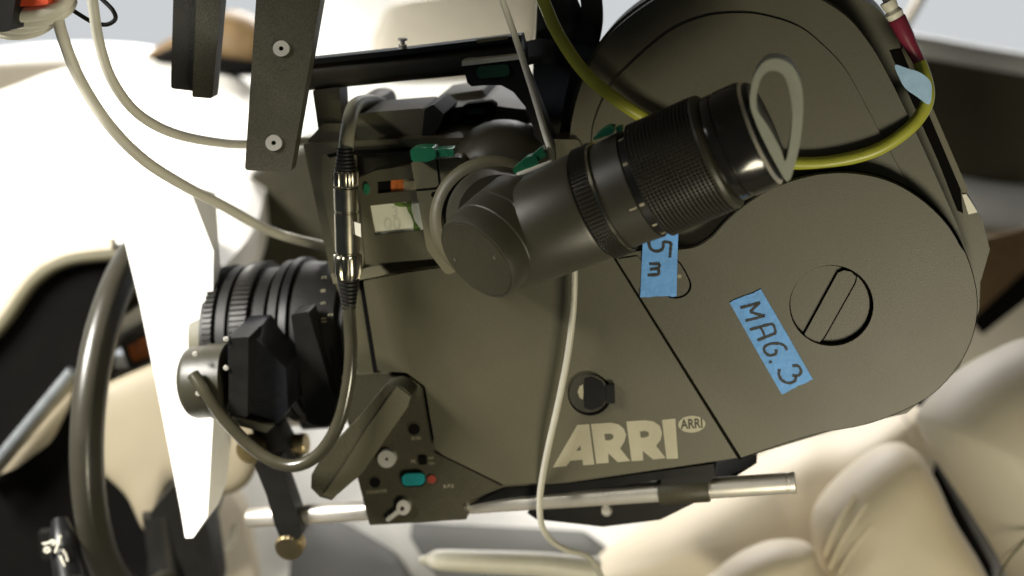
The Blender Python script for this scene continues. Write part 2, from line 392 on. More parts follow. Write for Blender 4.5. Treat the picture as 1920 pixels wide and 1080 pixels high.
tube('button', [G(786, 1049, 1.355), G(800, 1049, 1.358), G(814, 1050, 1.36)], .004, 'cable_white', hb, rr=[.0025, .0042, .0042])

# passenger seat
seat = thing('passenger_seat', G(1650, 1080, 1.7), 'cream leather passenger seat with rounded bolsters', 'seat')
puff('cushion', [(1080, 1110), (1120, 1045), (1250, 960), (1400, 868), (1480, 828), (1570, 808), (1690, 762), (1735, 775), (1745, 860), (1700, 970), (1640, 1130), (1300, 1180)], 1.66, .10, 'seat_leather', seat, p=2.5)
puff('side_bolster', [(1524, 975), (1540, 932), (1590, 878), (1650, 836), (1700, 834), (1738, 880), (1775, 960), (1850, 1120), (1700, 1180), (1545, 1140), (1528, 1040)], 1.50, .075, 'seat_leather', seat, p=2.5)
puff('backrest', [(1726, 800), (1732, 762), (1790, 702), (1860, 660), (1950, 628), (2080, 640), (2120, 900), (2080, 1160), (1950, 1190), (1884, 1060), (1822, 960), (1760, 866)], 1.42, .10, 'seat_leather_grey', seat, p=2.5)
puff('front_bolster', [(1325, 1100), (1345, 1070), (1390, 1036), (1450, 1013), (1512, 1016), (1530, 1045), (1540, 1110), (1430, 1170)], 1.47, .05, 'seat_leather', seat, p=2.5)
yslab('seat_gap_shade', [(1735, 872), (1760, 880), (1860, 1060), (1870, 1150), (1820, 1150), (1760, 1000)], .46, .05, 'gap', seat, r=6)  # black sheet paints the shade in the gap between bolster and backrest
tube('seam', [G(1870, 1090, 1.335), G(1890, 1050, 1.328), G(1930, 1005, 1.325)], .0012, 'trim_olive', seat, n=6)
from mathutils.bvhtree import BVHTree
def on_surface(o, pts):
    T = BVHTree.FromPolygons([v.co + ORI[o.name] for v in o.data.vertices], [list(p.vertices) for p in o.data.polygons]); out = []
    for x, y in cr(pts, 5):
        h = T.ray_cast(CAM, ray(x, y).normalized())
        if h[0] is not None: out.append(h[0])
    return out
def seam(o, pts, r, m, name='seam', sink=.4):
    q = on_surface(o, pts)
    if len(q) > 2: tube(name, [p + VD*r*sink for p in q], r, m, o, 8, 1)
SP = {o.name: o for o in seat.children}
for pts in ([(1862, 1075), (1885, 1045), (1935, 1000)],): seam(SP['backrest'], pts, .0012, 'tan_trim', sink=.7)
for k in range(9):
    t = k/8; seam(SP['backrest'], [(1868+62*t, 1062-58*t), (1870+62*t, 1060-58*t), (1872+62*t, 1058-58*t)], .0009, 'seat_leather', 'stitch', 0)
for pts in ([(1548, 1040), (1570, 985), (1605, 930)], [(1556, 1066), (1585, 1005), (1625, 945)], [(1575, 1075), (1600, 1030), (1636, 985)]): seam(SP['side_bolster'], pts, .0034, 'seat_leather', 'crease', .72)
seam(SP['cushion'], [(1690, 775), (1704, 800), (1716, 830)], .0022, 'seat_leather_grey', 'piping', .3)
bk = thing('seat_shade_wedge', G(1725, 775, 1.62), 'small black buckle wedge between magazine and seat back', 'shade')  # black wedge added for the dark shade between magazine and seat
yslab('shade_body', [(1690, 770), (1752, 722), (1765, 745), (1735, 782)], .52, .03, 'black_soft', bk, r=4)
# passenger side behind
dr = thing('passenger_door', (.1, 1.2, .30), 'pale out of focus door and window frame behind the camera', 'door')
yslab('inner_panel', [(300, 330), (700, 215), (1300, 215), (2100, 420), (2200, 1000), (300, 1000)], 1.22, .06, 'pale_trim', dr, r=20)
yslab('window_post', [(560, -60), (1015, -120), (1015, 300), (430, 400), (455, 130)], 1.28, .06, 'pale_trim', dr, r=10)
mr = thing('door_mirror', Y(860, 150, 1.5), 'pale beige door mirror housing above the black top handle', 'mirror')
puff('housing', [(700, 90), (712, 50), (725, 22), (760, 6), (900, -14), (1000, -25), (1010, 30), (1000, 90), (950, 140), (720, 150)], 2.05, .03, 'mirror_grey', mr, p=8, back=1)
lg = tube('window_ledge', [Y(-120, 128, 1.2), Y(0, 112, 1.2), Y(110, 102, 1.2), Y(240, 104, 1.2), Y(330, 118, 1.2)], .017, 'pale_trim'); tag(lg, 'white curved window ledge behind the two hanging cables', 'window ledge')
cw = yslab('cowl_strip', [(-120, 128), (140, 118), (260, 120), (260, 220), (-120, 260)], 1.12, .03, 'cowl_tan', r=8); tag(cw, 'grey tan cowl strip between white ledge and dashboard', 'cowl')
bx = thing('brown_bag', Y(400, 140, .98), 'dark brown blurred bag lying at the far end of the dashboard', 'bag')
puff('bag_body', [(275, 108), (330, 70), (400, 40), (440, 20), (490, 40), (520, 90), (500, 130), (440, 136), (380, 128), (320, 112)], 2.02, .05, 'trim_brown', bx, back=1)
puff('bag_flap', [(285, 112), (330, 84), (372, 62), (384, 90), (410, 112), (460, 118), (500, 122), (480, 142), (400, 136), (340, 118)], 1.98, .03, 'gap', bx, back=1)
rq = thing('rear_door', (.85, 1.15, .3), 'dark olive rear door panel with white rails beyond the magazine', 'door panel')
yslab('dark_panel', [(1690, 96), (1960, 135), (2100, 170), (2100, 400), (1780, 360), (1700, 250)], 1.0, .05, 'trim_olive', rq, r=6)
tube('top_rail', [Y(1690, 80, .99), Y(1760, 92, .99), Y(1850, 108, .99), Y(2100, 150, .99)], .0155, 'pale_trim', rq)
tube('lower_rail', [Y(1780, 372, .99), Y(1850, 384, .99), Y(1930, 392, .99), Y(2100, 410, .99)], .034, 'pale_trim', rq)
yslab('lower_panel', [(1780, 400), (2100, 430), (2100, 760), (1700, 760)], 1.0, .05, 'seat_leather_grey', rq, r=6)
po = tube('window_divider', [Y(1760, -60, 1.4), Y(1730, -10, 1.4), Y(1690, 60, 1.4)], .008, 'tan_trim'); tag(po, 'thin tan window divider beside the maroon cable plug', 'window divider')
sb = thing('seat_belt', Y(1880, 620, .8), 'brown seat belt strap with a black edge beyond the magazine', 'seat belt')
yslab('strap', [(1835, 450), (1960, 420), (1960, 480), (1826, 610), (1815, 560)], .80, .006, 'trim_brown', sb, bev=.001, r=5)
yslab('strap_edge', [(1822, 605), (1960, 478), (1960, 535), (1842, 628)], .79, .006, 'gap', sb, bev=.001, r=3)

# ================================================================== WHITE CARD
rowsc = [((232, 446), (352, 346), (404, 362)), ((262, 570), (400, 470), (413, 500)), ((293, 722), (398, 640), (428, 640)), ((322, 870), (399, 790), (436, 800)), ((340, 965), (393, 900), (425, 905)), ((347, 1007), (389, 968), (410, 945)), ((349, 1009), (362, 1008), (366, 1003))]
vs, fs = [], []
for k in range(2):
    for a, b, c in rowsc:
        for q, dd in ((a, 1.20), (b, 1.195), (c, 1.225)): vs.append(G(q[0], q[1], dd + .0025*k + .03*(700-q[1])/700))
nr = len(rowsc); L = nr*3
for r_ in range(nr-1):
    for c_ in range(2):
        q = (r_*3+c_, r_*3+c_+1, r_*3+c_+4, r_*3+c_+3); fs += [q, tuple(L+i for i in q[::-1])]
ring = [0, 1, 2] + [r_*3+2 for r_ in range(1, nr)] + [(nr-1)*3+1, (nr-1)*3] + [r_*3 for r_ in range(nr-2, 0, -1)]
for a, b in zip(ring, ring[1:]+ring[:1]): fs.append((a, b, L+b, L+a))
card = link('white_card', vs, fs, 'white_card', None, 25)
tag(card, 'bright white folded card standing between steering wheel and lens', 'card')

# ================================================================== FILM CAMERA
fc = thing('film_camera', F(1000, 985, -.1), 'olive grey motion picture camera with round magazine and viewfinder tube', 'film camera')
body = prism('body', rbox([(568, 270), (700, 262), (865, 258), (1085, 262), (1180, 480), (1388, 858), (1060, 906), (945, 913), (868, 944), (690, 950), (672, 880), (672, 700), (640, 560), (620, 512), (596, 400)], 6), 'olive_paint', fc, .17, 0, .0025)
# body side door
door_top = [(681, 527), (760, 512), (870, 496), (1000, 486), (1120, 476), (1146, 478)]
prism('side_door', rbox(door_top + [(1382, 858), (1200, 884), (1060, 903), (945, 909), (830, 853), (817, 842), (797, 724), (763, 699), (708, 695)], 4), 'olive_paint', fc, .011, .011, .0012)
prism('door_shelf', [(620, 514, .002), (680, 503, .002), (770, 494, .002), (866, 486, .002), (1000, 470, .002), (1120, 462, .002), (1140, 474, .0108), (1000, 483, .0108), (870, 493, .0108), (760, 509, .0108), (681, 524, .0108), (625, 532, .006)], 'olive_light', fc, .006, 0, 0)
prism('door_gap', [(672, 520), (682, 520), (709, 697), (700, 700)], 'gap', fc, .001, .0012, 0)
# control panel
cp = prism('control_panel', rbox([(640, 705), (703, 701), (762, 703), (792, 727), (813, 848), (942, 912), (868, 944), (876, 974), (693, 985), (664, 870)], 4), 'olive_dark', fc, .02, .004, .0008)
def torn(a, b, n=9, amp=1.6): return [(a[0] + (b[0]-a[0])*i/n + random.uniform(-amp, amp)*(0 < i < n), a[1] + (b[1]-a[1])*i/n + random.uniform(-amp, amp)*(0 < i < n)) for i in range(n+1)]
def disc(name, x, y, rpx, m, parent, d, t, inner=None, rot=0, ry=None, bev=.0005):
    return prism(name, ell(x, y, rpx, ry or rpx*.96, 28, rot), m, parent, t, d, bev, holes=[ell(x, y, inner, inner*.96, 16)[::-1]] if inner else ())
disc('screw', 725, 861, 17, 'screw', cp, .008, .006, 3); disc('screw_slot', 725, 861, 4.5, 'gap', cp, .0062, .001)
disc('socket', 776, 805, 11, 'gap', cp, .0048, .002); disc('socket', 703, 905, 10, 'gap', cp, .0048, .002)
disc('socket_rim', 776, 805, 13, 'olive_dark', cp, .0046, .002, 10.5); disc('socket_rim', 703, 905, 12, 'olive_dark', cp, .0046, .002, 9.5)
prism('switch', rbox([(785, 856), (799, 856), (800, 871), (786, 872)], 2), 'gap', cp, .003, .006, .0004)
prism('button_seat', rbox([(751, 887), (798, 885), (799, 912), (752, 914)], 13), 'gap', cp, .002, .0045, .0002)
prism('start_button', rbox([(753, 889), (796, 887), (797, 909), (754, 912)], 12), 'teal', cp, .004, .0085, .0014)
disc('red_lamp', 809, 899, 8, 'red_paint', cp, .0055, .002)
for s, x, y, h in (('RUN', 780, 822, 6), ('PS', 775, 866, 7), ('OFF', 808, 859, 5), ('ON', 809, 869, 5), ('R.P.S', 841, 912, 7), ('COUNTER', 706, 922, 6)):
    text('marking', s, x, y, h, 'logo', cp, .0044, R(4))
lv = prism('latch_key', ell(756, 952, 13, 14, 24), 'screw', cp, .005, .009, .0006, holes=[ell(754, 954, 4.5, 4.5, 12)[::-1]])
prism('latch_key', rbox([(745, 955), (751, 962), (728, 979), (723, 976), (724, 972)], 2), 'screw', cp, .004, .0085, .0005)
# carrying lever in front of the panel
gl = prism('grip_lever', [(742, 722), (758, 728), (772, 742), (768, 762), (680, 888), (640, 920), (622, 938), (600, 932), (583, 915), (584, 890), (600, 862), (668, 790), (700, 750), (722, 726)], 'olive_dark', fc, .022, .034, .003)
prism('lever_lit_facet', [(744, 724), (770, 744), (764, 764), (678, 888), (624, 935), (606, 928), (640, 880), (690, 800)], 'olive_paint', gl, .002, .0358, .0012)  # paler slab puts the light on the upper facet into its colour
prism('lever_pivot', ell(735, 752, 26, 26, 24), 'olive_dark', gl, .03, .014, .001)
# logo
E = lambda x, y: (1000 + x/5.333, 780 + y/5.333)
lg_ = fc
def letter(pts, hole=None):
    prism('logo_letter', [E(*p) for p in pts], 'logo', fc, .0004, .01135, 0, holes=[[E(*p) for p in hole]] if hole else ())
letter([(195, 515), (440, 90), (558, 82), (610, 485), (500, 492), (490, 437), (370, 448), (330, 502)], [(430, 348), (478, 345), (468, 293)])
letter([(575, 80), (780, 68), (855, 84), (905, 128), (928, 190), (912, 255), (868, 325), (968, 450), (845, 462), (750, 372), (754, 468), (630, 478)], [(710, 180), (720, 245), (770, 243), (798, 225), (800, 192), (770, 175)])
letter([(930, 55), (1120, 43), (1205, 55), (1265, 100), (1288, 170), (1273, 240), (1228, 298), (1322, 420), (1200, 435), (1095, 350), (1098, 445), (983, 452)], [(1065, 155), (1075, 217), (1125, 215), (1155, 200), (1155, 165), (1120, 148)])
letter([(1287, 40), (1420, 25), (1448, 425), (1332, 430)])
em = prism('emblem', [E(*p) for p in ell(1585, 82, 135, 84, 36, -.05)], 'logo', fc, .0004, .01135, 0)
text('emblem_text', 'ARRI', *E(1585, 82), 18, 'olive_dark', em, .0115, R(4), .78, .02)
# inspection plug
ip = disc('plug_hole', 1106, 740, 41, 'gap', fc, .0116, .001); 
disc('plug', 1104, 738, 37, 'vf_dark', ip, .0145, .003); prism('plug_tab', [(1096, 712), (1110, 708), (1128, 716), (1136, 730), (1137, 748), (1128, 762), (1110, 769), (1096, 765)], 'black', ip, .002, .0155, .0006)
prism('plug_notch', rbox([(1135, 722), (1152, 721), (1153, 757), (1136, 757)], 4), 'black', ip, .004, .0155, .001)
prism('plug_glint', [(1093, 721), (1094, 735), (1093, 749), (1087, 746), (1083, 735), (1087, 724)], 'logo', ip, .0008, .0150, .0002)  # half-moon glint painted on as a pale patch
# upper front block with display
blk = prism('display_block', rbox([(670, 335), (702, 320), (775, 309), (850, 300), (850, 478), (828, 484), (685, 496), (676, 390)], 5), 'olive_paint', fc, .02, .016, .0018,
   holes=[[(693, 386), (703, 441), (800, 431), (795, 375)], [(707, 341), (708, 363), (790, 356), (788, 333)]])
prism('lcd_screen', [(690, 383), (797, 372), (803, 433), (700, 444)], 'lcd', blk, .002, .0135, 0)
prism('lcd_stain', cr([(762, 379), (772, 378), (771, 390), (774, 402), (778, 415), (788, 430), (776, 432), (775, 418), (770, 405), (764, 394)], 4, True), 'lcd_green', blk, .0003, .01375, 0)
prism('lcd_stain', cr([(738, 382), (762, 380), (766, 386), (750, 388)], 4, True), 'lcd_green', blk, .0003, .0137, 0)
text('lcd_digits', '00', 736, 421, 24, 'lcd_digit', blk, .0137, R(3), 1.0); text('lcd_digits', '3', 741, 398, 20, 'lcd_digit', blk, .0137, R(3))
prism('indicator_dark', [(705, 340), (733, 337), (733, 361), (706, 364)], 'gap', blk, .002, .0135, 0)
prism('indicator_orange', [(733, 337), (757, 335), (757, 359), (733, 361)], 'orange', blk, .002, .0135, 0)
prism('indicator_tan', [(757, 335), (792, 331), (793, 356), (757, 359)], 'tan_window', blk, .002, .0135, 0)
disc('green_button', 687, 355, 5.5, 'green_anod', blk, .018, .003, ry=11)
prism('front_recess', cr([(604, 300), (612, 291), (650, 288), (668, 292), (670, 330), (676, 400), (680, 500), (640, 505), (622, 440), (606, 360)], 4, True), 'olive_light', fc, .003, .003, .001)
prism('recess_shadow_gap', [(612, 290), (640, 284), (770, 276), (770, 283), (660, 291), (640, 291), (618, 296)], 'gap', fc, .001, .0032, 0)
# top deck boxes standing on the body
def deck(name, pts, d, thick, m, bev=.0015): return prism(name, rbox(pts, 4), m, fc, thick, d, bev)
deck('deck_box', [(660, 216), (700, 210), (792, 203), (805, 222), (790, 262), (662, 270)], -.012, .05, 'olive_paint')
prism('deck_box_end', rbox([(796, 204), (812, 196), (832, 214), (822, 240), (808, 262), (790, 262)], 3), 'black_soft', fc, .05, -.010, .001)
deck('rear_deck', [(815, 205), (905, 196), (985, 205), (1000, 264), (815, 268)], -.06, .09, 'olive_paint')
deck('rear_box', [(822, 180), (905, 168), (922, 205), (815, 212)], -.10, .05, 'olive_paint')
plug = prism('deck_socket', rbox([(858, 225), (866, 205), (870, 196), (920, 190), (930, 198), (922, 222), (900, 226)], 4), 'gap', fc, .01, -.052, .001)
prism('socket_stripe', rbox([(872, 206), (908, 203), (908, 213), (872, 215)], 4), 'green_dark', plug, .004, -.049, .0008)
prism('deck_knob', cr([(664, 212), (668, 190), (690, 180), (714, 184), (721, 204), (700, 216)], 5, True), 'olive_dark', fc, .04, -.10, .003)
# carrying handle
hA, hB = F(560, 140, -.02), F(985, 97, -.02)
hd = lathe('top_handle', hA, hB, [(0, .0115), (.004, .0125), (.996, .0125), (1, .0115)], 'handle_black', fc)
prism('handle_rail', rbox([(560, 113), (760, 92), (976, 66), (978, 76), (760, 102), (560, 124)], 2), 'black', hd, .016, -.004, .0006)
prism('rail_plate', rbox([(893, 74), (950, 67), (952, 73), (894, 81)], 2), 'tan_window', hd, .01, -.001, .0005)
lathe('rail_pin', F(755, 72, -.01), F(755, 96, -.01), [(0, .0036), (.15, .0036), (.18, .0018), (.45, .0018), (.5, .0032), (1, .0032)], 'steel', hd, 16)
prism('handle_post', rbox([(586, 170), (636, 163), (642, 262), (600, 266)], 3), 'olive_dark', fc, .022, -.012, .0015)
prism('post_foot', rbox([(578, 262), (606, 232), (640, 232), (660, 266), (575, 272)], 3), 'olive_paint', fc, .04, -.008, .0015)
hbk = prism('handle_bracket', [(866, 118), (976, 108), (1040, 272), (1042, 300), (1006, 300), (1000, 240), (985, 200), (962, 172), (940, 160), (905, 160), (884, 162), (876, 155)], 'black_soft', fc, .018, .004, .0012)
prism('bracket_highlight', [(866, 114), (978, 103), (978, 111), (866, 124)], 'white_plastic', hbk, .012, .0065, .0004)  # white strip paints the highlight along the bracket's top edge
prism('green_button', rbox([(893, 125), (955, 120), (956, 143), (894, 148)], 11), 'green_dark', hbk, .003, .006, .0008)

# magazine
mg = prism('magazine', cr([(1060, 320), (1062, 240), (1082, 160), (1130, 70), (1200, 8), (1280, -32), (1380, -52), (1480, -40), (1570, -10), (1644, 15), (1700, 100), (1745, 200), (1815, 365), (1843, 416)], 6) + [(1856, 468), (1838, 530), (1836, 580), (1800, 690), (1700, 775), (1560, 808), (1390, 860), (1150, 480)], 'olive_paint', fc, .055, -.030, .002)
up = [(1068, 320), (1070, 240), (1088, 165), (1112, 112), (1140, 68), (1205, 14), (1275, -22), (1365, -40), (1455, -32), (1535, -2), (1590, 34), (1630, 82), (1660, 132), (1703, 218), (1750, 320), (1798, 430), (1826, 510)]
prism('upper_housing', cr(up, 6) + [(1832, 580), (1790, 690), (1600, 790), (1390, 850), (1150, 480)], 'olive_paint', mg, .04, -.004, .004)
prism('raised_disc', cr([(1110, 320), (1112, 240), (1140, 170), (1179, 124), (1255, 60), (1320, 32), (1380, 25), (1430, 29), (1497, 50), (1547, 89), (1586, 132), (1621, 194), (1652, 253), (1695, 334), (1720, 390)], 6) + [(1700, 500), (1500, 600), (1200, 480)], 'olive_paint', mg, .004, -.0022, .0008)
lid_out = [(1150, 478), (1200, 470), (1262, 466), (1300, 460), (1330, 442), (1358, 412), (1390, 384), (1440, 352), (1500, 330), (1560, 320), (1620, 323), (1680, 340), (1740, 378), (1788, 430), (1818, 492), (1833, 560), (1826, 625), (1798, 685), (1750, 738), (1690, 772), (1620, 797), (1540, 812), (1460, 835), (1392, 860)]
slot = [(1160, 487), (1180, 479), (1205, 478), (1250, 484), (1272, 494), (1292, 522), (1295, 542), (1284, 556), (1266, 561), (1250, 556), (1225, 530), (1190, 500)]
slot = cr([(1205, 482), (1235, 480), (1270, 487), (1292, 520), (1296, 540), (1285, 555), (1266, 560), (1248, 553), (1225, 520)], 5, True)
kn = ell(1559, 573, 79, 76, 48)
prism('lid_gap', cr(lid_out[:-1], 4) + [(1386, 862)], 'gap', mg, .006, .0005, 0)
lid = prism('lid', [(lambda v, k: (x + v.x*k, y + v.y*k))(V3((1500-x, 620-y, 0)).normalized(), 5.5 if y < 470 else 1.5) for x, y in cr(lid_out[:-1], 4)] + [(1390, 858)], 'olive_paint', mg, .008, .011, .0012, holes=[kn[::-1], slot[::-1]])
prism('knob_well', ell(1559, 573, 82, 80, 40), 'gap', mg, .001, .0016, 0)
kb = prism('lid_knob', ell(1556, 570, 74, 72, 48), 'olive_paint', mg, .004, .006, .001)
prism('bar_edge_shade', [(1566, 512), (1578, 502), (1598, 504), (1608, 516), (1605, 531), (1547, 634), (1538, 644), (1520, 646), (1508, 640), (1503, 628)], 'gap', kb, .0005, .0063, 0)  # flat black outline paints the shade along the bar's edges
prism('knob_bar', [(1571, 512), (1582, 507), (1596, 510), (1605, 519), (1602, 530), (1545, 632), (1537, 641), (1524, 642), (1512, 636), (1509, 626)], 'olive_paint', kb, .004, .0088, .0012)
prism('latch', [(1258 + (x-1258)*.90, 521 + (y-521)*.92) for x, y in slot], 'olive_paint', mg, .006, .0095, .001)
prism('latch_plate', rbox([(1160, 486), (1196, 480), (1203, 490), (1222, 540), (1214, 560)], 5), 'olive_paint', mg, .003, .0122, .0008)
disc('latch_mark', 1274, 518, 4, 'logo', mg, .0099, .0006)
prism('edge_channel', [(1668, 96), (1690, 92), (1800, 345), (1806, 400), (1795, 395), (1760, 305)], 'gap', mg, .002, -.029, 0)
prism('edge_rail', [(1690, 92), (1700, 90), (1815, 356), (1812, 376), (1800, 352)], 'olive_light', mg, .006, -.025, .001)
prism('body_gap', [(1146, 478), (1154, 478), (1390, 856), (1384, 860)], 'gap', fc, .001, .004, 0)

# viewfinder
vf = lathe('viewfinder', F(945, 330, -.05), F(945, 330, .030), [(0, .042), (.45, .042), (.50, .0405), (.53, .0405), (.56, .0415), (.72, .0385), (.84, .034), (.94, .027), (1, .018)], 'vf_paint', fc, 64)
mp = prism('mount_plate', rbox([(770, 304), (862, 294), (900, 330), (880, 470), (852, 512), (836, 515), (800, 468), (783, 370)], 6), 'olive_light', vf, .016, .036, .0014)
prism('plate_seam', [(818, 300), (821, 300), (826, 348), (820, 355), (780, 358), (780, 355), (818, 351), (822, 346)], 'gap', mp, .0004, .0363, 0)
disc('plate_hole', 814, 365, 6, 'gap', mp, .0363, .0006)
lathe('mount_ring', F(925, 412, .030), F(925, 412, .056), [(0, .0420), (.55, .0445), (.62, .0450), (.80, .0450), (.95, .0425), (1, .0400), (1.0, .0365), (.7, .036)], 'olive_light', vf, 72)
lathe('mount_neck', F(930, 408, .046), F(935, 405, .085), [(0, .0355), (.4, .0355), (.7, .033), (1, .028)], 'vf_paint', vf, 56)
# elbow: axis leaves towards lower left and the viewer
cap = F(894, 487, .135); en = (VR*(-.73*.84) + VU*(-.69*.84) - VD*.52).normalized(); rc = 92*dep(cap)/FPX
lathe('elbow', cap - en*.062, cap, [(0, rc*.80), (.15, rc*.99), (.50, rc*1.02), (.51, rc*.985), (.53, rc*.985), (.54, rc*1.02), (.74, rc*1.02), (.75, rc*1.0), (.93, rc*1.0), (1, rc*.95)], 'vf_paint', vf, 72)
ec = lathe('elbow_cap', cap - en*.004, cap + en*.0006, [(0, rc*.90), (.7, rc*.90), (1, rc*.885)], 'olive_dark', vf, 64)
for x, y in ((928, 483), (853, 486)):
    q = G(x, y, 1.0); q = CAM + (q-CAM)*((cap + en*.0006 - CAM).dot(en)/(q-CAM).dot(en)); lathe('cap_screw', q - en*.001, q + en*.0004, [(0, .0016), (1, .0016)], 'dark_chrome', ec, 14)
# tube
tA, tB = F(945, 456, .104), F(1440, 243, .116)
ta = (tB - tA).normalized(); tl = (tB - tA).length; sc_ = dep((tA+tB)/2)/FPX
def tp(px):  # distance fraction along axis for a photo x on the axis
    y = 456 + (px-945)*(243-456)/(1440-945); r = ray(px, y); 
    # closest point of view ray and axis
    w0 = CAM - tA; a, b, c = r.dot(r), r.dot(ta), 1.0; d_, e = r.dot(w0), ta.dot(w0)
    return (a*e - b*d_)/(a*c - b*b)/tl
def AX(px): return tA + (tB-tA)*tp(px)
def seg(name, x0, x1, rpx, m, rim=None, n=64, par=None):
    a, b = AX(x0), AX(x1); rr = rpx*dep(a)/FPX
    return lathe(name, a, b, [(0, rr*.97), (.04, rr), (.96, rr), (1, rr*.97)] if rim is None else [(t, q*dep(a)/FPX) for t, q in rim], m, par or vf, n)
seg('tube_body', 945, 1112, 100, 'vf_paint', [(0, 60), (.0, 92), (.2, 97), (.97, 103), (1, 101)])
seg('tube_gap', 1110, 1118, 98, 'gap')
ka, kb_ = AX(1116), AX(1148); knurl('diopter_ring', ka, kb_, 111*dep(ka)/FPX, 'knurl', vf, 7, 84, .0022)
seg('ring_trim', 1147, 1152, 109, 'dark_chrome')
seg('scale_barrel', 1151, 1206, 104, 'vf_dark', [(0, 106), (.05, 103), (.97, 107), (1, 104)])
sr = seg('index_ring', 1204, 1220, 104, 'black')
ka, kb_ = AX(1219), AX(1338); knurl('focus_ring', ka, kb_, 113*dep(ka)/FPX, 'knurl', vf, 17, 96, .0022)
seg('front_trim', 1337, 1353, 110, 'vf_paint', [(0, 112), (.3, 114), (.7, 112), (1, 104)])
eb = seg('eyepiece_barrel', 1351, 1424, 104, 'gloss_black', [(0, 101), (.1, 104), (.28, 104), (.30, 101), (.36, 101), (.38, 105), (.9, 105), (1, 103)])
seg('eyepiece_rim', 1422, 1430, 103, 'steel', [(0, 101), (.4, 103), (1, 98)])
seg('eyecup_seat', 1429, 1440, 98, 'black', [(0, 97), (.5, 99), (1, 94)])
# white index ticks on the index ring and barrel
xr, yr = frame_of(ta)
def tick(px, ang, rpx, lp, wp):
    c = AX(px); r_ = rpx*dep(c)/FPX; s = dep(c)/FPX
    rad = (-VD)*math.cos(ang) + (ta.cross(VD)).normalized()*math.sin(ang); rad = (rad - ta*rad.dot(ta)).normalized(); tg = ta.cross(rad)
    c = c + rad*r_; v = [c + ta*(lp*s*i) + tg*(wp*s*j) + rad*(.0004*k) for k in (-1, 1) for i, j in ((-.5, -.5), (.5, -.5), (.5, .5), (-.5, .5))]
    link('index_tick', v, [(0, 1, 2, 3), (4, 5, 6, 7), (0, 1, 5, 4), (1, 2, 6, 5), (2, 3, 7, 6), (3, 0, 4, 7)], 'logo', vf)
for a in (-72, -48, -20, 22, 55, 72): tick(1212, R(a), 104.4, 9, 5)
tick(1196, R(-20), 106.5, 14, 3)
# green levers
def lever(pts, tail, d, th, nm='green_lever'):
    o = prism(nm, pts, 'green_anod', vf, th, d, .0012); prism('lever_tail', tail, 'green_anod', o, th*.8, d - th*.1, .0008); return o
lever(rbox([(768, 281), (782, 277), (812, 277), (818, 284), (817, 298), (800, 304), (772, 303)], 5), rbox([(816, 281), (850, 279), (851, 293), (817, 295)], 2), .046, .014)
lever(rbox([(960, 318), (985, 296), (1004, 290), (1010, 306), (998, 322), (968, 332)], 5), rbox([(996, 292), (1016, 276), (1024, 292), (1006, 306)], 2), .082, .012)
lever(cr([(1112, 262), (1125, 246), (1142, 237), (1152, 240), (1150, 250), (1135, 256)], 4, True), rbox([(1154, 240), (1166, 237), (1168, 245), (1156, 248)], 2), .118, .010)
# eyecup: looped rubber band
ec_out = cr([(1406, 190), (1413, 145), (1432, 117), (1456, 110), (1484, 122), (1502, 158), (1506, 205), (1500, 268), (1488, 318), (1480, 338), (1470, 334), (1440, 280), (1416, 228)], 5, True)
ec_in = cr([(1418, 188), (1425, 152), (1439, 135), (1458, 134), (1474, 150), (1485, 200), (1483, 252), (1473, 302), (1463, 278), (1441, 238), (1422, 210)], 5, True)
prism('eyecup', ec_out, 'rubber_grey', vf, .022, .156, .0030, holes=[ec_in[::-1]], smooth=60)

# support rods, clamps, brackets
def rod(A, B, r, rings=()):
    return lathe('support_rod', A, B, [(0, r*.9), (.004, r), (.985, r), (.986, r*.96), (.989, r*.96), (.99, r*1.03), (.999, r*1.03), (1, r*.93)], 'steel', fc, 40)
rA, rB = F(464, 971, -.012), F(1492, 905, -.012); rod(rA, rB, .0082)
rA2, rB2 = F(486, 786, -.135), F(1300, 735, -.135); rod(rA2, rB2, .0082)
lathe('rod_clamp', F(1236, 920, -.012), F(1330, 914, -.012), [(0, .0105), (.03, .0112), (.97, .0112), (1, .0105)], 'olive_dark', fc, 40)
prism('clamp_block', rbox([(1238, 892), (1326, 882), (1338, 880), (1340, 895), (1330, 905), (1240, 912)], 3), 'black_soft', fc, .03, -.004, .001)
prism('base_rail', rbox([(948, 915), (1060, 908), (1338, 870), (1342, 886), (1240, 900), (1060, 925), (950, 934), (880, 948)], 2), 'black', fc, .09, -.002, .001)
prism('base_plate', rbox([(988, 962), (1280, 930), (1420, 868), (1300, 944), (1238, 975), (1130, 988), (1006, 974)], 2), 'black_soft', fc, .10, -.03, .001)
lathe('base_screw', F(1138, 958, -.024), F(1136, 957, -.012), [(0, .004), (.5, .0048), (1, .0035)], 'screw', fc, 20)
prism('rod_bracket', rbox([(476, 870), (520, 862), (548, 940), (568, 1000), (560, 1012), (525, 1008), (515, 985), (500, 930)], 4), 'black_soft', fc, .018, .004, .001)
kp = F(540, 1026, .004); lathe('bracket_knob', kp - N*.014, kp + N*.002 + V3((0, 0, -.001)), [(0, .0095), (.1, .0112), (.85, .0112), (.93, .0105), (1, .0098)], 'brass', fc, 40, 20, .0005)
kp = F(466, 848, -.03); lathe('bracket_knob', kp - N*.014, kp, [(0, .0095), (.1, .0115), (.85, .0115), (1, .010)], 'brass', fc, 40)
lathe('bracket_bolt', F(522, 836, -.06), F(575, 832, -.06), [(0, .0085), (.05, .0092), (.4, .0092), (.42, .007), (.5, .007), (.52, .0092), (.95, .0092), (1, .0085)], 'brass', fc, 32)
prism('lens_bracket', rbox([(545, 590), (578, 584), (612, 700), (632, 790), (604, 800), (575, 792), (560, 690)], 5), 'black_soft', fc, .02, -.012, .001)
lathe('far_rod_clamp', F(568, 782, -.135), F(628, 778, -.135), [(0, .0115), (1, .0115)], 'black', fc, 32)
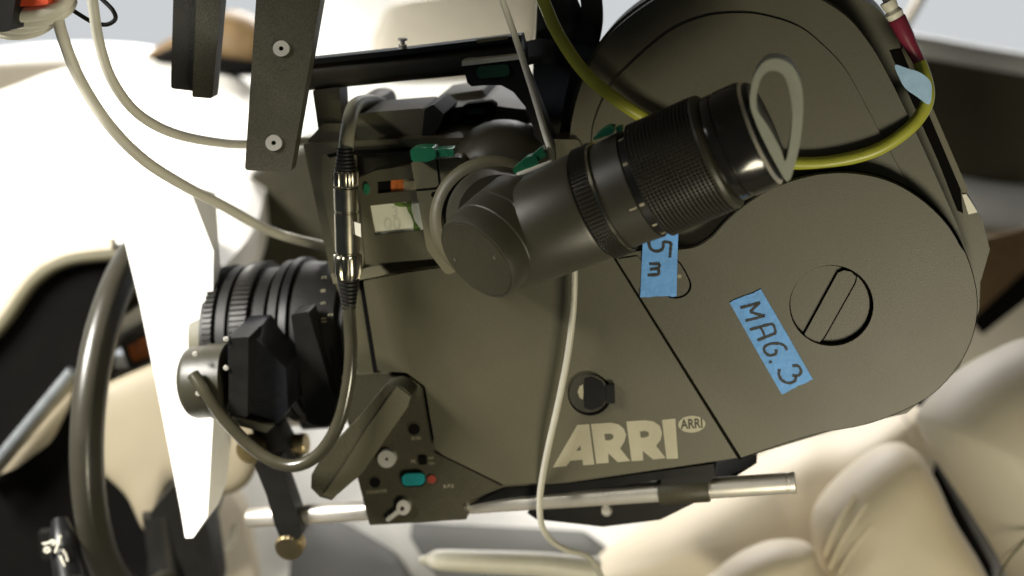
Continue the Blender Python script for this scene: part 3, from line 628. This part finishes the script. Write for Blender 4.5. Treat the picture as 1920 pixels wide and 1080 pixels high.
prism('bracket_block', rbox([(470, 800), (520, 796), (560, 870), (500, 890)], 4), 'black_soft', fc, .02, -.045, .001)

# lens
lA, lB = F(404, 648, -.085), F(680, 632, -.085); ll = (lB-lA).length
def lp(x): return (x-404)/276
q_ = dep(lA)/FPX
ln = lathe('lens', lA, lB, [(lp(a), r*q_) for a, r in ((404, 118), (406, 124), (428, 126), (430, 138), (520, 140), (545, 138), (548, 130), (580, 146), (600, 146), (640, 140), (668, 132), (672, 120), (680, 120))], 'black_soft', fc, 72)
def lring(nm, x0, x1, r, m, fl=0, fd=0):
    A, B = lA + (lB-lA)*lp(x0), lA + (lB-lA)*lp(x1); return lathe(nm, A, B, [(0, r*q_*.985), (.06, r*q_), (.94, r*q_), (1, r*q_*.985)], m, ln, fl*4 if fl else 64, fl, fd)
lring('front_ring', 405, 428, 127, 'olive_light')
lring('gear_ring', 438, 456, 145, 'lens_knurl', 90, .0016)
lring('barrel_ring', 462, 480, 146, 'black_soft'); lring('gear_ring', 488, 520, 148, 'lens_knurl', 90, .0016)
lring('barrel_ring', 556, 572, 150, 'black_soft'); lring('barrel_ring', 578, 592, 154, 'black')
for i, (x, y) in enumerate([(606, 545), (606, 568), (608, 600), (610, 640), (620, 590), (618, 662), (608, 520)]):
    text('lens_scale', random.choice(['2', '5', '8', '11', '4']), x, y, 9, 'logo', ln, -.028, R(95))

# ================================================================== LENS MOTOR
lm = thing('lens_motor', F(440, 790, .0), 'grey cylindrical lens motor with black gear box beside the lens', 'motor')
mA, mB = F(352, 718, .004), F(436, 712, .004); mr_ = 70*dep(mA)/FPX
lathe('motor_can', mA, mB, [(0, mr_*.62), (.03, mr_*.80), (.10, mr_*.92), (.20, mr_*.97), (.55, mr_*.97), (.56, mr_*1.0), (1, mr_)], 'vf_paint', lm, 56)
prism('gear_box', rbox([(428, 630), (470, 628), (500, 655), (536, 690), (540, 770), (520, 796), (470, 786), (426, 780)], 4), 'black_blue', lm, .05, .018, .0025)
prism('box_face', rbox([(430, 634), (466, 632), (464, 782), (428, 776)], 3), 'black_soft', lm, .03, .034, .0015)
prism('box_foot', rbox([(424, 782), (470, 788), (512, 800), (500, 812), (452, 800), (420, 796)], 2), 'vf_paint', lm, .04, .026, .001)
for x, y in ((424, 636), (424, 690), (426, 778), (366, 664), (372, 738)): lathe('screw', F(x, y, .030), F(x, y, .036), [(0, .0022), (.8, .0022), (1, .0016)], 'screw', lm, 14)
gA, gB = F(486, 735, -.004), F(528, 733, -.004); lathe('drive_gear', gA, gB, [(0, .021), (1, .021)], 'lens_knurl', lm, 200, 50, .0014)

# ================================================================== CABLES
def cable(name, pts, rpx, m, label, cat='cable', group=None, ends=None):
    P = [F(*p) if len(p) == 3 else G(p[0], p[1], p[3]) for p in pts]; c = thing(name, P[-1], label, cat, group)
    tube('sheath', P, rpx*sum(dep(p) for p in P)/len(P)/FPX, m, c, 14, 10); return c
# power cable with inline connector, running down to the lens motor
cc = thing('connector_cable', F(655, 575, .03), 'dark cable with inline metal connector looping down to the lens motor', 'cable')
tube('sheath', [F(716, 196, -.07), F(690, 190, -.05), F(664, 200, -.01), F(653, 240, .022), F(648, 286, .034)], .0054, 'cable_grey', cc, 14, 8)
tube('sheath', [F(x, y, d) for x, y, d in ((653, 565, .038), (656, 610, .040), (658, 660, .045), (653, 720, .048), (636, 790, .05), (604, 845, .052), (560, 872, .052), (515, 866, .050), (468, 835, .046), (420, 785, .044), (385, 735, .042), (362, 702, .036))], .0050, 'cable_olive', cc, 14, 10)
cA, cB = F(647, 280, .036), F(654, 578, .038)
def cpf(y): return (y-280)/298.
k_ = dep(cA)/FPX
def cseg(nm, y0, y1, prof, m, fl=0, fd=0): 
    A, B = cA + (cB-cA)*cpf(y0), cA + (cB-cA)*cpf(y1); return lathe(nm, A, B, [(t, r*k_) for t, r in prof], m, cc, max(48, fl*4), fl, fd)
def ribs(r0, r1, nrib):
    o = []
    for i in range(nrib):
        r = r0 + (r1-r0)*i/(nrib-1); o += [(i/nrib, r-2.2), ((i+.2)/nrib, r), ((i+.65)/nrib, r), ((i+.85)/nrib, r-2.2)]
    return o + [(1, r1-2)]
cseg('strain_relief', 278, 318, ribs(15, 20, 6), 'black_soft')
cseg('knurled_collar', 317, 346, [(0, 20), (.1, 23), (.9, 23), (1, 21)], 'dark_chrome', 14, .0009)
cseg('barrel', 346, 474, [(0, 20), (.02, 20), (.03, 23.5), (.35, 23.5), (.36, 22), (.38, 22), (.39, 24), (.95, 24), (.97, 21), (1, 21)], 'dark_chrome')
cseg('knurled_collar', 474, 518, [(0, 22), (.08, 25), (.75, 25), (.9, 23), (1, 22)], 'dark_chrome', 14, .0010)
cseg('strain_relief', 517, 580, ribs(22, 14, 8), 'black_soft')
prism('marker_tag', [(664, 416), (676, 420), (677, 445), (666, 440)], 'white_plastic', cc, .0006, .044, 0)
# pale video cables
cable('video_cable', [(95, -60, .10), (104, 10, .10), (118, 70, .10), (150, 150, .09), (205, 235, .08), (270, 300, .06), (345, 348, .03), (415, 384, -.01), (500, 430, -.06), (560, 450, -.08), (640, 468, -.12)], 10.5, 'cable_white', 'cream video cable sagging from the coil to behind the white card')
cable('video_cable', [(165, -60, .12), (174, 5, .12), (186, 80, .11), (210, 150, .10), (255, 210, .08), (320, 248, .05), (400, 266, .0), (470, 270, -.05), (600, 262, -.12)], 9.5, 'cable_white', 'cream video cable curving behind the riveted plate bracket')
# coil bundle, strap
ck = thing('cable_coil', F(60, 50, .09), 'coil of cream cable bundled in a black strap', 'cable coil')
for j, (dx, dy, rx, ry, dd) in enumerate(((-5, -22, 96, 44, .102), (0, -6, 92, 40, .094), (-8, 2, 84, 42, .086), (-12, 10, 76, 46, .078))):
    tube('loop', [F(40+dx + rx*math.cos(t), 6+dy + ry*math.sin(t), dd + .01*math.sin(t)) for t in [2*math.pi*i/16 for i in range(17)]], .0050, 'cable_white', ck, 12, 4)
prism('strap', rbox([(-30, -20), (32, -20), (20, 58), (8, 60), (-30, 62)], 4), 'black_soft', ck, .05, .126, .002)
prism('red_tag', rbox([(28, -14), (92, -14), (90, 8), (60, 12), (28, 12)], 4), 'red_tag', ck, .02, .118, .001)
cable('thin_black_cord', [(132, 16, .09), (150, 28, .092), (175, 42, .095), (200, 46, .095), (216, 36, .095), (212, 20, .095), (195, 2, .093), (165, -25, .09), (140, -50, .09)], 4.2, 'black_soft', 'thin black cord loop beside the cable coil', 'cord')
# yellow-green cable
yc = thing('yellow_cable', F(1480, 310, .02), 'yellow green cable passing behind the viewfinder to a maroon plug', 'cable')
tube('sheath', [F(x, y, d) for x, y, d in ((990, -60, .02), (1018, 0, .02), (1050, 70, .02), (1100, 140, .02), (1160, 190, .018), (1225, 230, .012), (1310, 270, .012), (1400, 297, .004), (1490, 306, .003), (1560, 303, .003), (1640, 283, .003), (1700, 245, .0), (1730, 210, -.004), (1740, 180, -.006), (1736, 150, -.009), (1724, 116, -.012))], .0046, 'cable_yellow', yc, 14, 10)
pA, pB = F(1728, 124, -.012), F(1664, 2, -.012); kk = dep(pA)/FPX
lathe('plug_boot', pA, pB, [(0, 9*kk), (.05, 11*kk), (.35, 13*kk), (.45, 15*kk), (.72, 17*kk), (.74, 16*kk)], 'maroon', yc, 32)
lathe('plug_shell', pA + (pB-pA)*.74, pB, [(0, 15*kk), (.3, 17*kk), (.5, 13*kk), (.8, 15*kk), (1, 15*kk)], 'white_plastic', yc, 32)
lathe('plug_pin', pB, pB + (pB-pA)*.5, [(0, 8*kk), (1, 8*kk)], 'steel', yc, 20)
tf = prism('tape_flag', cr([(1678, 122), (1700, 128), (1725, 136), (1744, 152), (1747, 172), (1742, 196), (1720, 182), (1698, 166), (1686, 146)], 4, True), 'tape_pale', None, .0006, .007, 0)
tag(tf, 'pale blue tape flag folded round the yellow cable', 'tape')
# thin grey stiff wire by the handle, and the cord hanging over the logo
cable('bracket_wire', [(918, -70, .05), (940, -5, .05), (968, 75, .05), (1000, 175, .055), (1022, 250, .062), (1034, 290, .072), (1032, 305, .078), (1012, 314, .082), (970, 330, .086)], 6.2, 'wire_pale', 'stiff thin grey wire bent beside the green button bracket', 'wire')
cable('thin_grey_cord', [(1076, 480, .03), (1077, 520, .03), (1074, 590, .028), (1064, 670, .026), (1046, 760, .024), (1030, 830, .022), (1018, 890, .016), (1012, 940, .012), (1016, 985, .008), (1035, 1015, .0), (1065, 1032, -.01), (1096, 1040, -.03), (1118, 1062, -.05), (1140, 1110, -.08)], 6, 'wire_grey', 'thin grey cord hanging down past the logo and rod', 'cord')
# dark cloth straps behind the handle
cs = thing('dark_strap', F(1050, 260, -.05), 'dark blue black cloth straps bunched between handle and magazine', 'strap')
def band(pts, wpx, d0):
    vs, fs = [], []; Q = cr(pts, 6)
    for i, q in enumerate(Q):
        a, b = Q[max(0, i-1)], Q[min(len(Q)-1, i+1)]; t = V3((b[0]-a[0], b[1]-a[1], 0)).normalized(); n_ = V3((-t.y, t.x, 0))*wpx*.5
        p, r = F(q[0]+n_.x, q[1]+n_.y, d0 + .012*math.sin(i*.35)), F(q[0]-n_.x, q[1]-n_.y, d0 - .01)
        vs += [p, r, r - N*.003, p - N*.003]
    for i in range(len(Q)-1):
        for k in range(4): fs.append((4*i+k, 4*i+(k+1) % 4, 4*i+4+(k+1) % 4, 4*i+4+k))
    fs += [(0, 1, 2, 3), tuple(4*(len(Q)-1)+k for k in range(4))]
    link('strap_fold', vs, fs, 'cloth_dark', cs, 60)
band([(1040, -40), (1070, 30), (1098, 90), (1080, 200), (1060, 330)], 46, -.03)
band([(960, 110), (1010, 96), (1060, 105), (1100, 120)], 44, -.045)
band([(1105, -30), (1110, 40), (1095, 110)], 40, -.04)
band([(1046, -30), (1042, 60), (1036, 160), (1050, 330)], 74, -.07)

# ================================================================== RIG PLATES hanging into the frame
pb = thing('plate_bracket', F(500, 318, .06), 'speckled olive plate bracket with two round rivets hanging from above', 'bracket')
prism('plate', rbox([(488, -120), (622, -120), (545, 323), (459, 319), (474, 90)], 7), 'rig_paint', pb, .012, .062, .001)
for x, y in ((527, 91), (513, 268)):
    o = disc('rivet', x, y, 15.5, 'screw', pb, .0636, .003, 4.5); disc('rivet_hole', x, y, 5, 'gap', o, .0626, .0008)
bb = thing('bar_bracket', F(370, 180, .0), 'black double bar bracket hanging beside the riveted plate', 'bracket')
prism('left_bar', rbox([(328, -120), (378, -120), (372, 172), (320, 166)], 6), 'rig_dark', bb, .016, .018, .001)
prism('right_bar', rbox([(372, -120), (425, -120), (398, 185), (360, 182), (366, 60)], 5), 'rig_paint', bb, .012, .026, .001)

# ================================================================== TAPES
Zt = lambda x, y: (1140 + x/3.176, 420 + y/3.176)
t1 = thing('tape_label', F(1440, 720, .012), 'blue tape strip handwritten MAG. 3 slanting on the magazine lid', 'tape', None)
prism('tape', torn(Zt(725, 470), Zt(910, 388)) + [Zt(1064, 653)] + torn(Zt(1220, 925), Zt(1035, 1015)) + [Zt(878, 742)], 'tape_blue', t1, .0004, .0119, 0)
ribbon('handwriting', [[Zt(*p) for p in s] for s in ([(787, 500), (845, 485), (905, 467)], [(905, 467), (870, 500), (848, 524)], [(848, 524), (890, 538), (935, 547)], [(935, 547), (880, 562), (818, 577)],
    [(845, 630), (900, 615), (955, 600), (985, 602), (1000, 650)], [(1000, 650), (945, 672), (890, 693)], [(905, 612), (922, 640), (935, 672)],
    [(1065, 752), (1050, 725), (1012, 712), (962, 716), (930, 738), (938, 768), (968, 784), (1000, 772), (1000, 748)], [(958, 820), (968, 822), (974, 826)],
    [(1098, 845), (1132, 846), (1150, 875), (1136, 902), (1098, 902)], [(1120, 905), (1112, 936), (1075, 948), (1035, 930), (1018, 895), (1022, 865)])], 5.4, 'ink', t1, .0122)
t2 = thing('tape_label', F(1235, 555, .012), 'blue tape strip handwritten 5 m hanging below the viewfinder tube', 'tape', None)
prism('tape', [Zt(212, 20), Zt(420, 0), Zt(413, 220)] + torn(Zt(408, 430), Zt(192, 437)) + [Zt(201, 230)], 'tape_blue', t2, .0004, .0130, 0)
ribbon('handwriting', [[Zt(*p) for p in s] for s in ([(368, 200), (372, 160), (376, 112)], [(376, 112), (330, 105)], [(330, 105), (325, 148), (290, 163), (255, 148), (243, 110), (246, 80)], [(310, 238), (245, 238)], [(308, 240), (300, 262), (250, 272)], [(300, 268), (298, 300), (236, 304)])], 5.8, 'ink', t2, .0133)
t3 = prism('tape_scrap', [(1804, 365), (1812, 364), (1833, 398), (1816, 402)], 'white_plastic', None, .0006, -.024, 0); tag(t3, 'small white tape scrap on the magazine edge', 'tape')
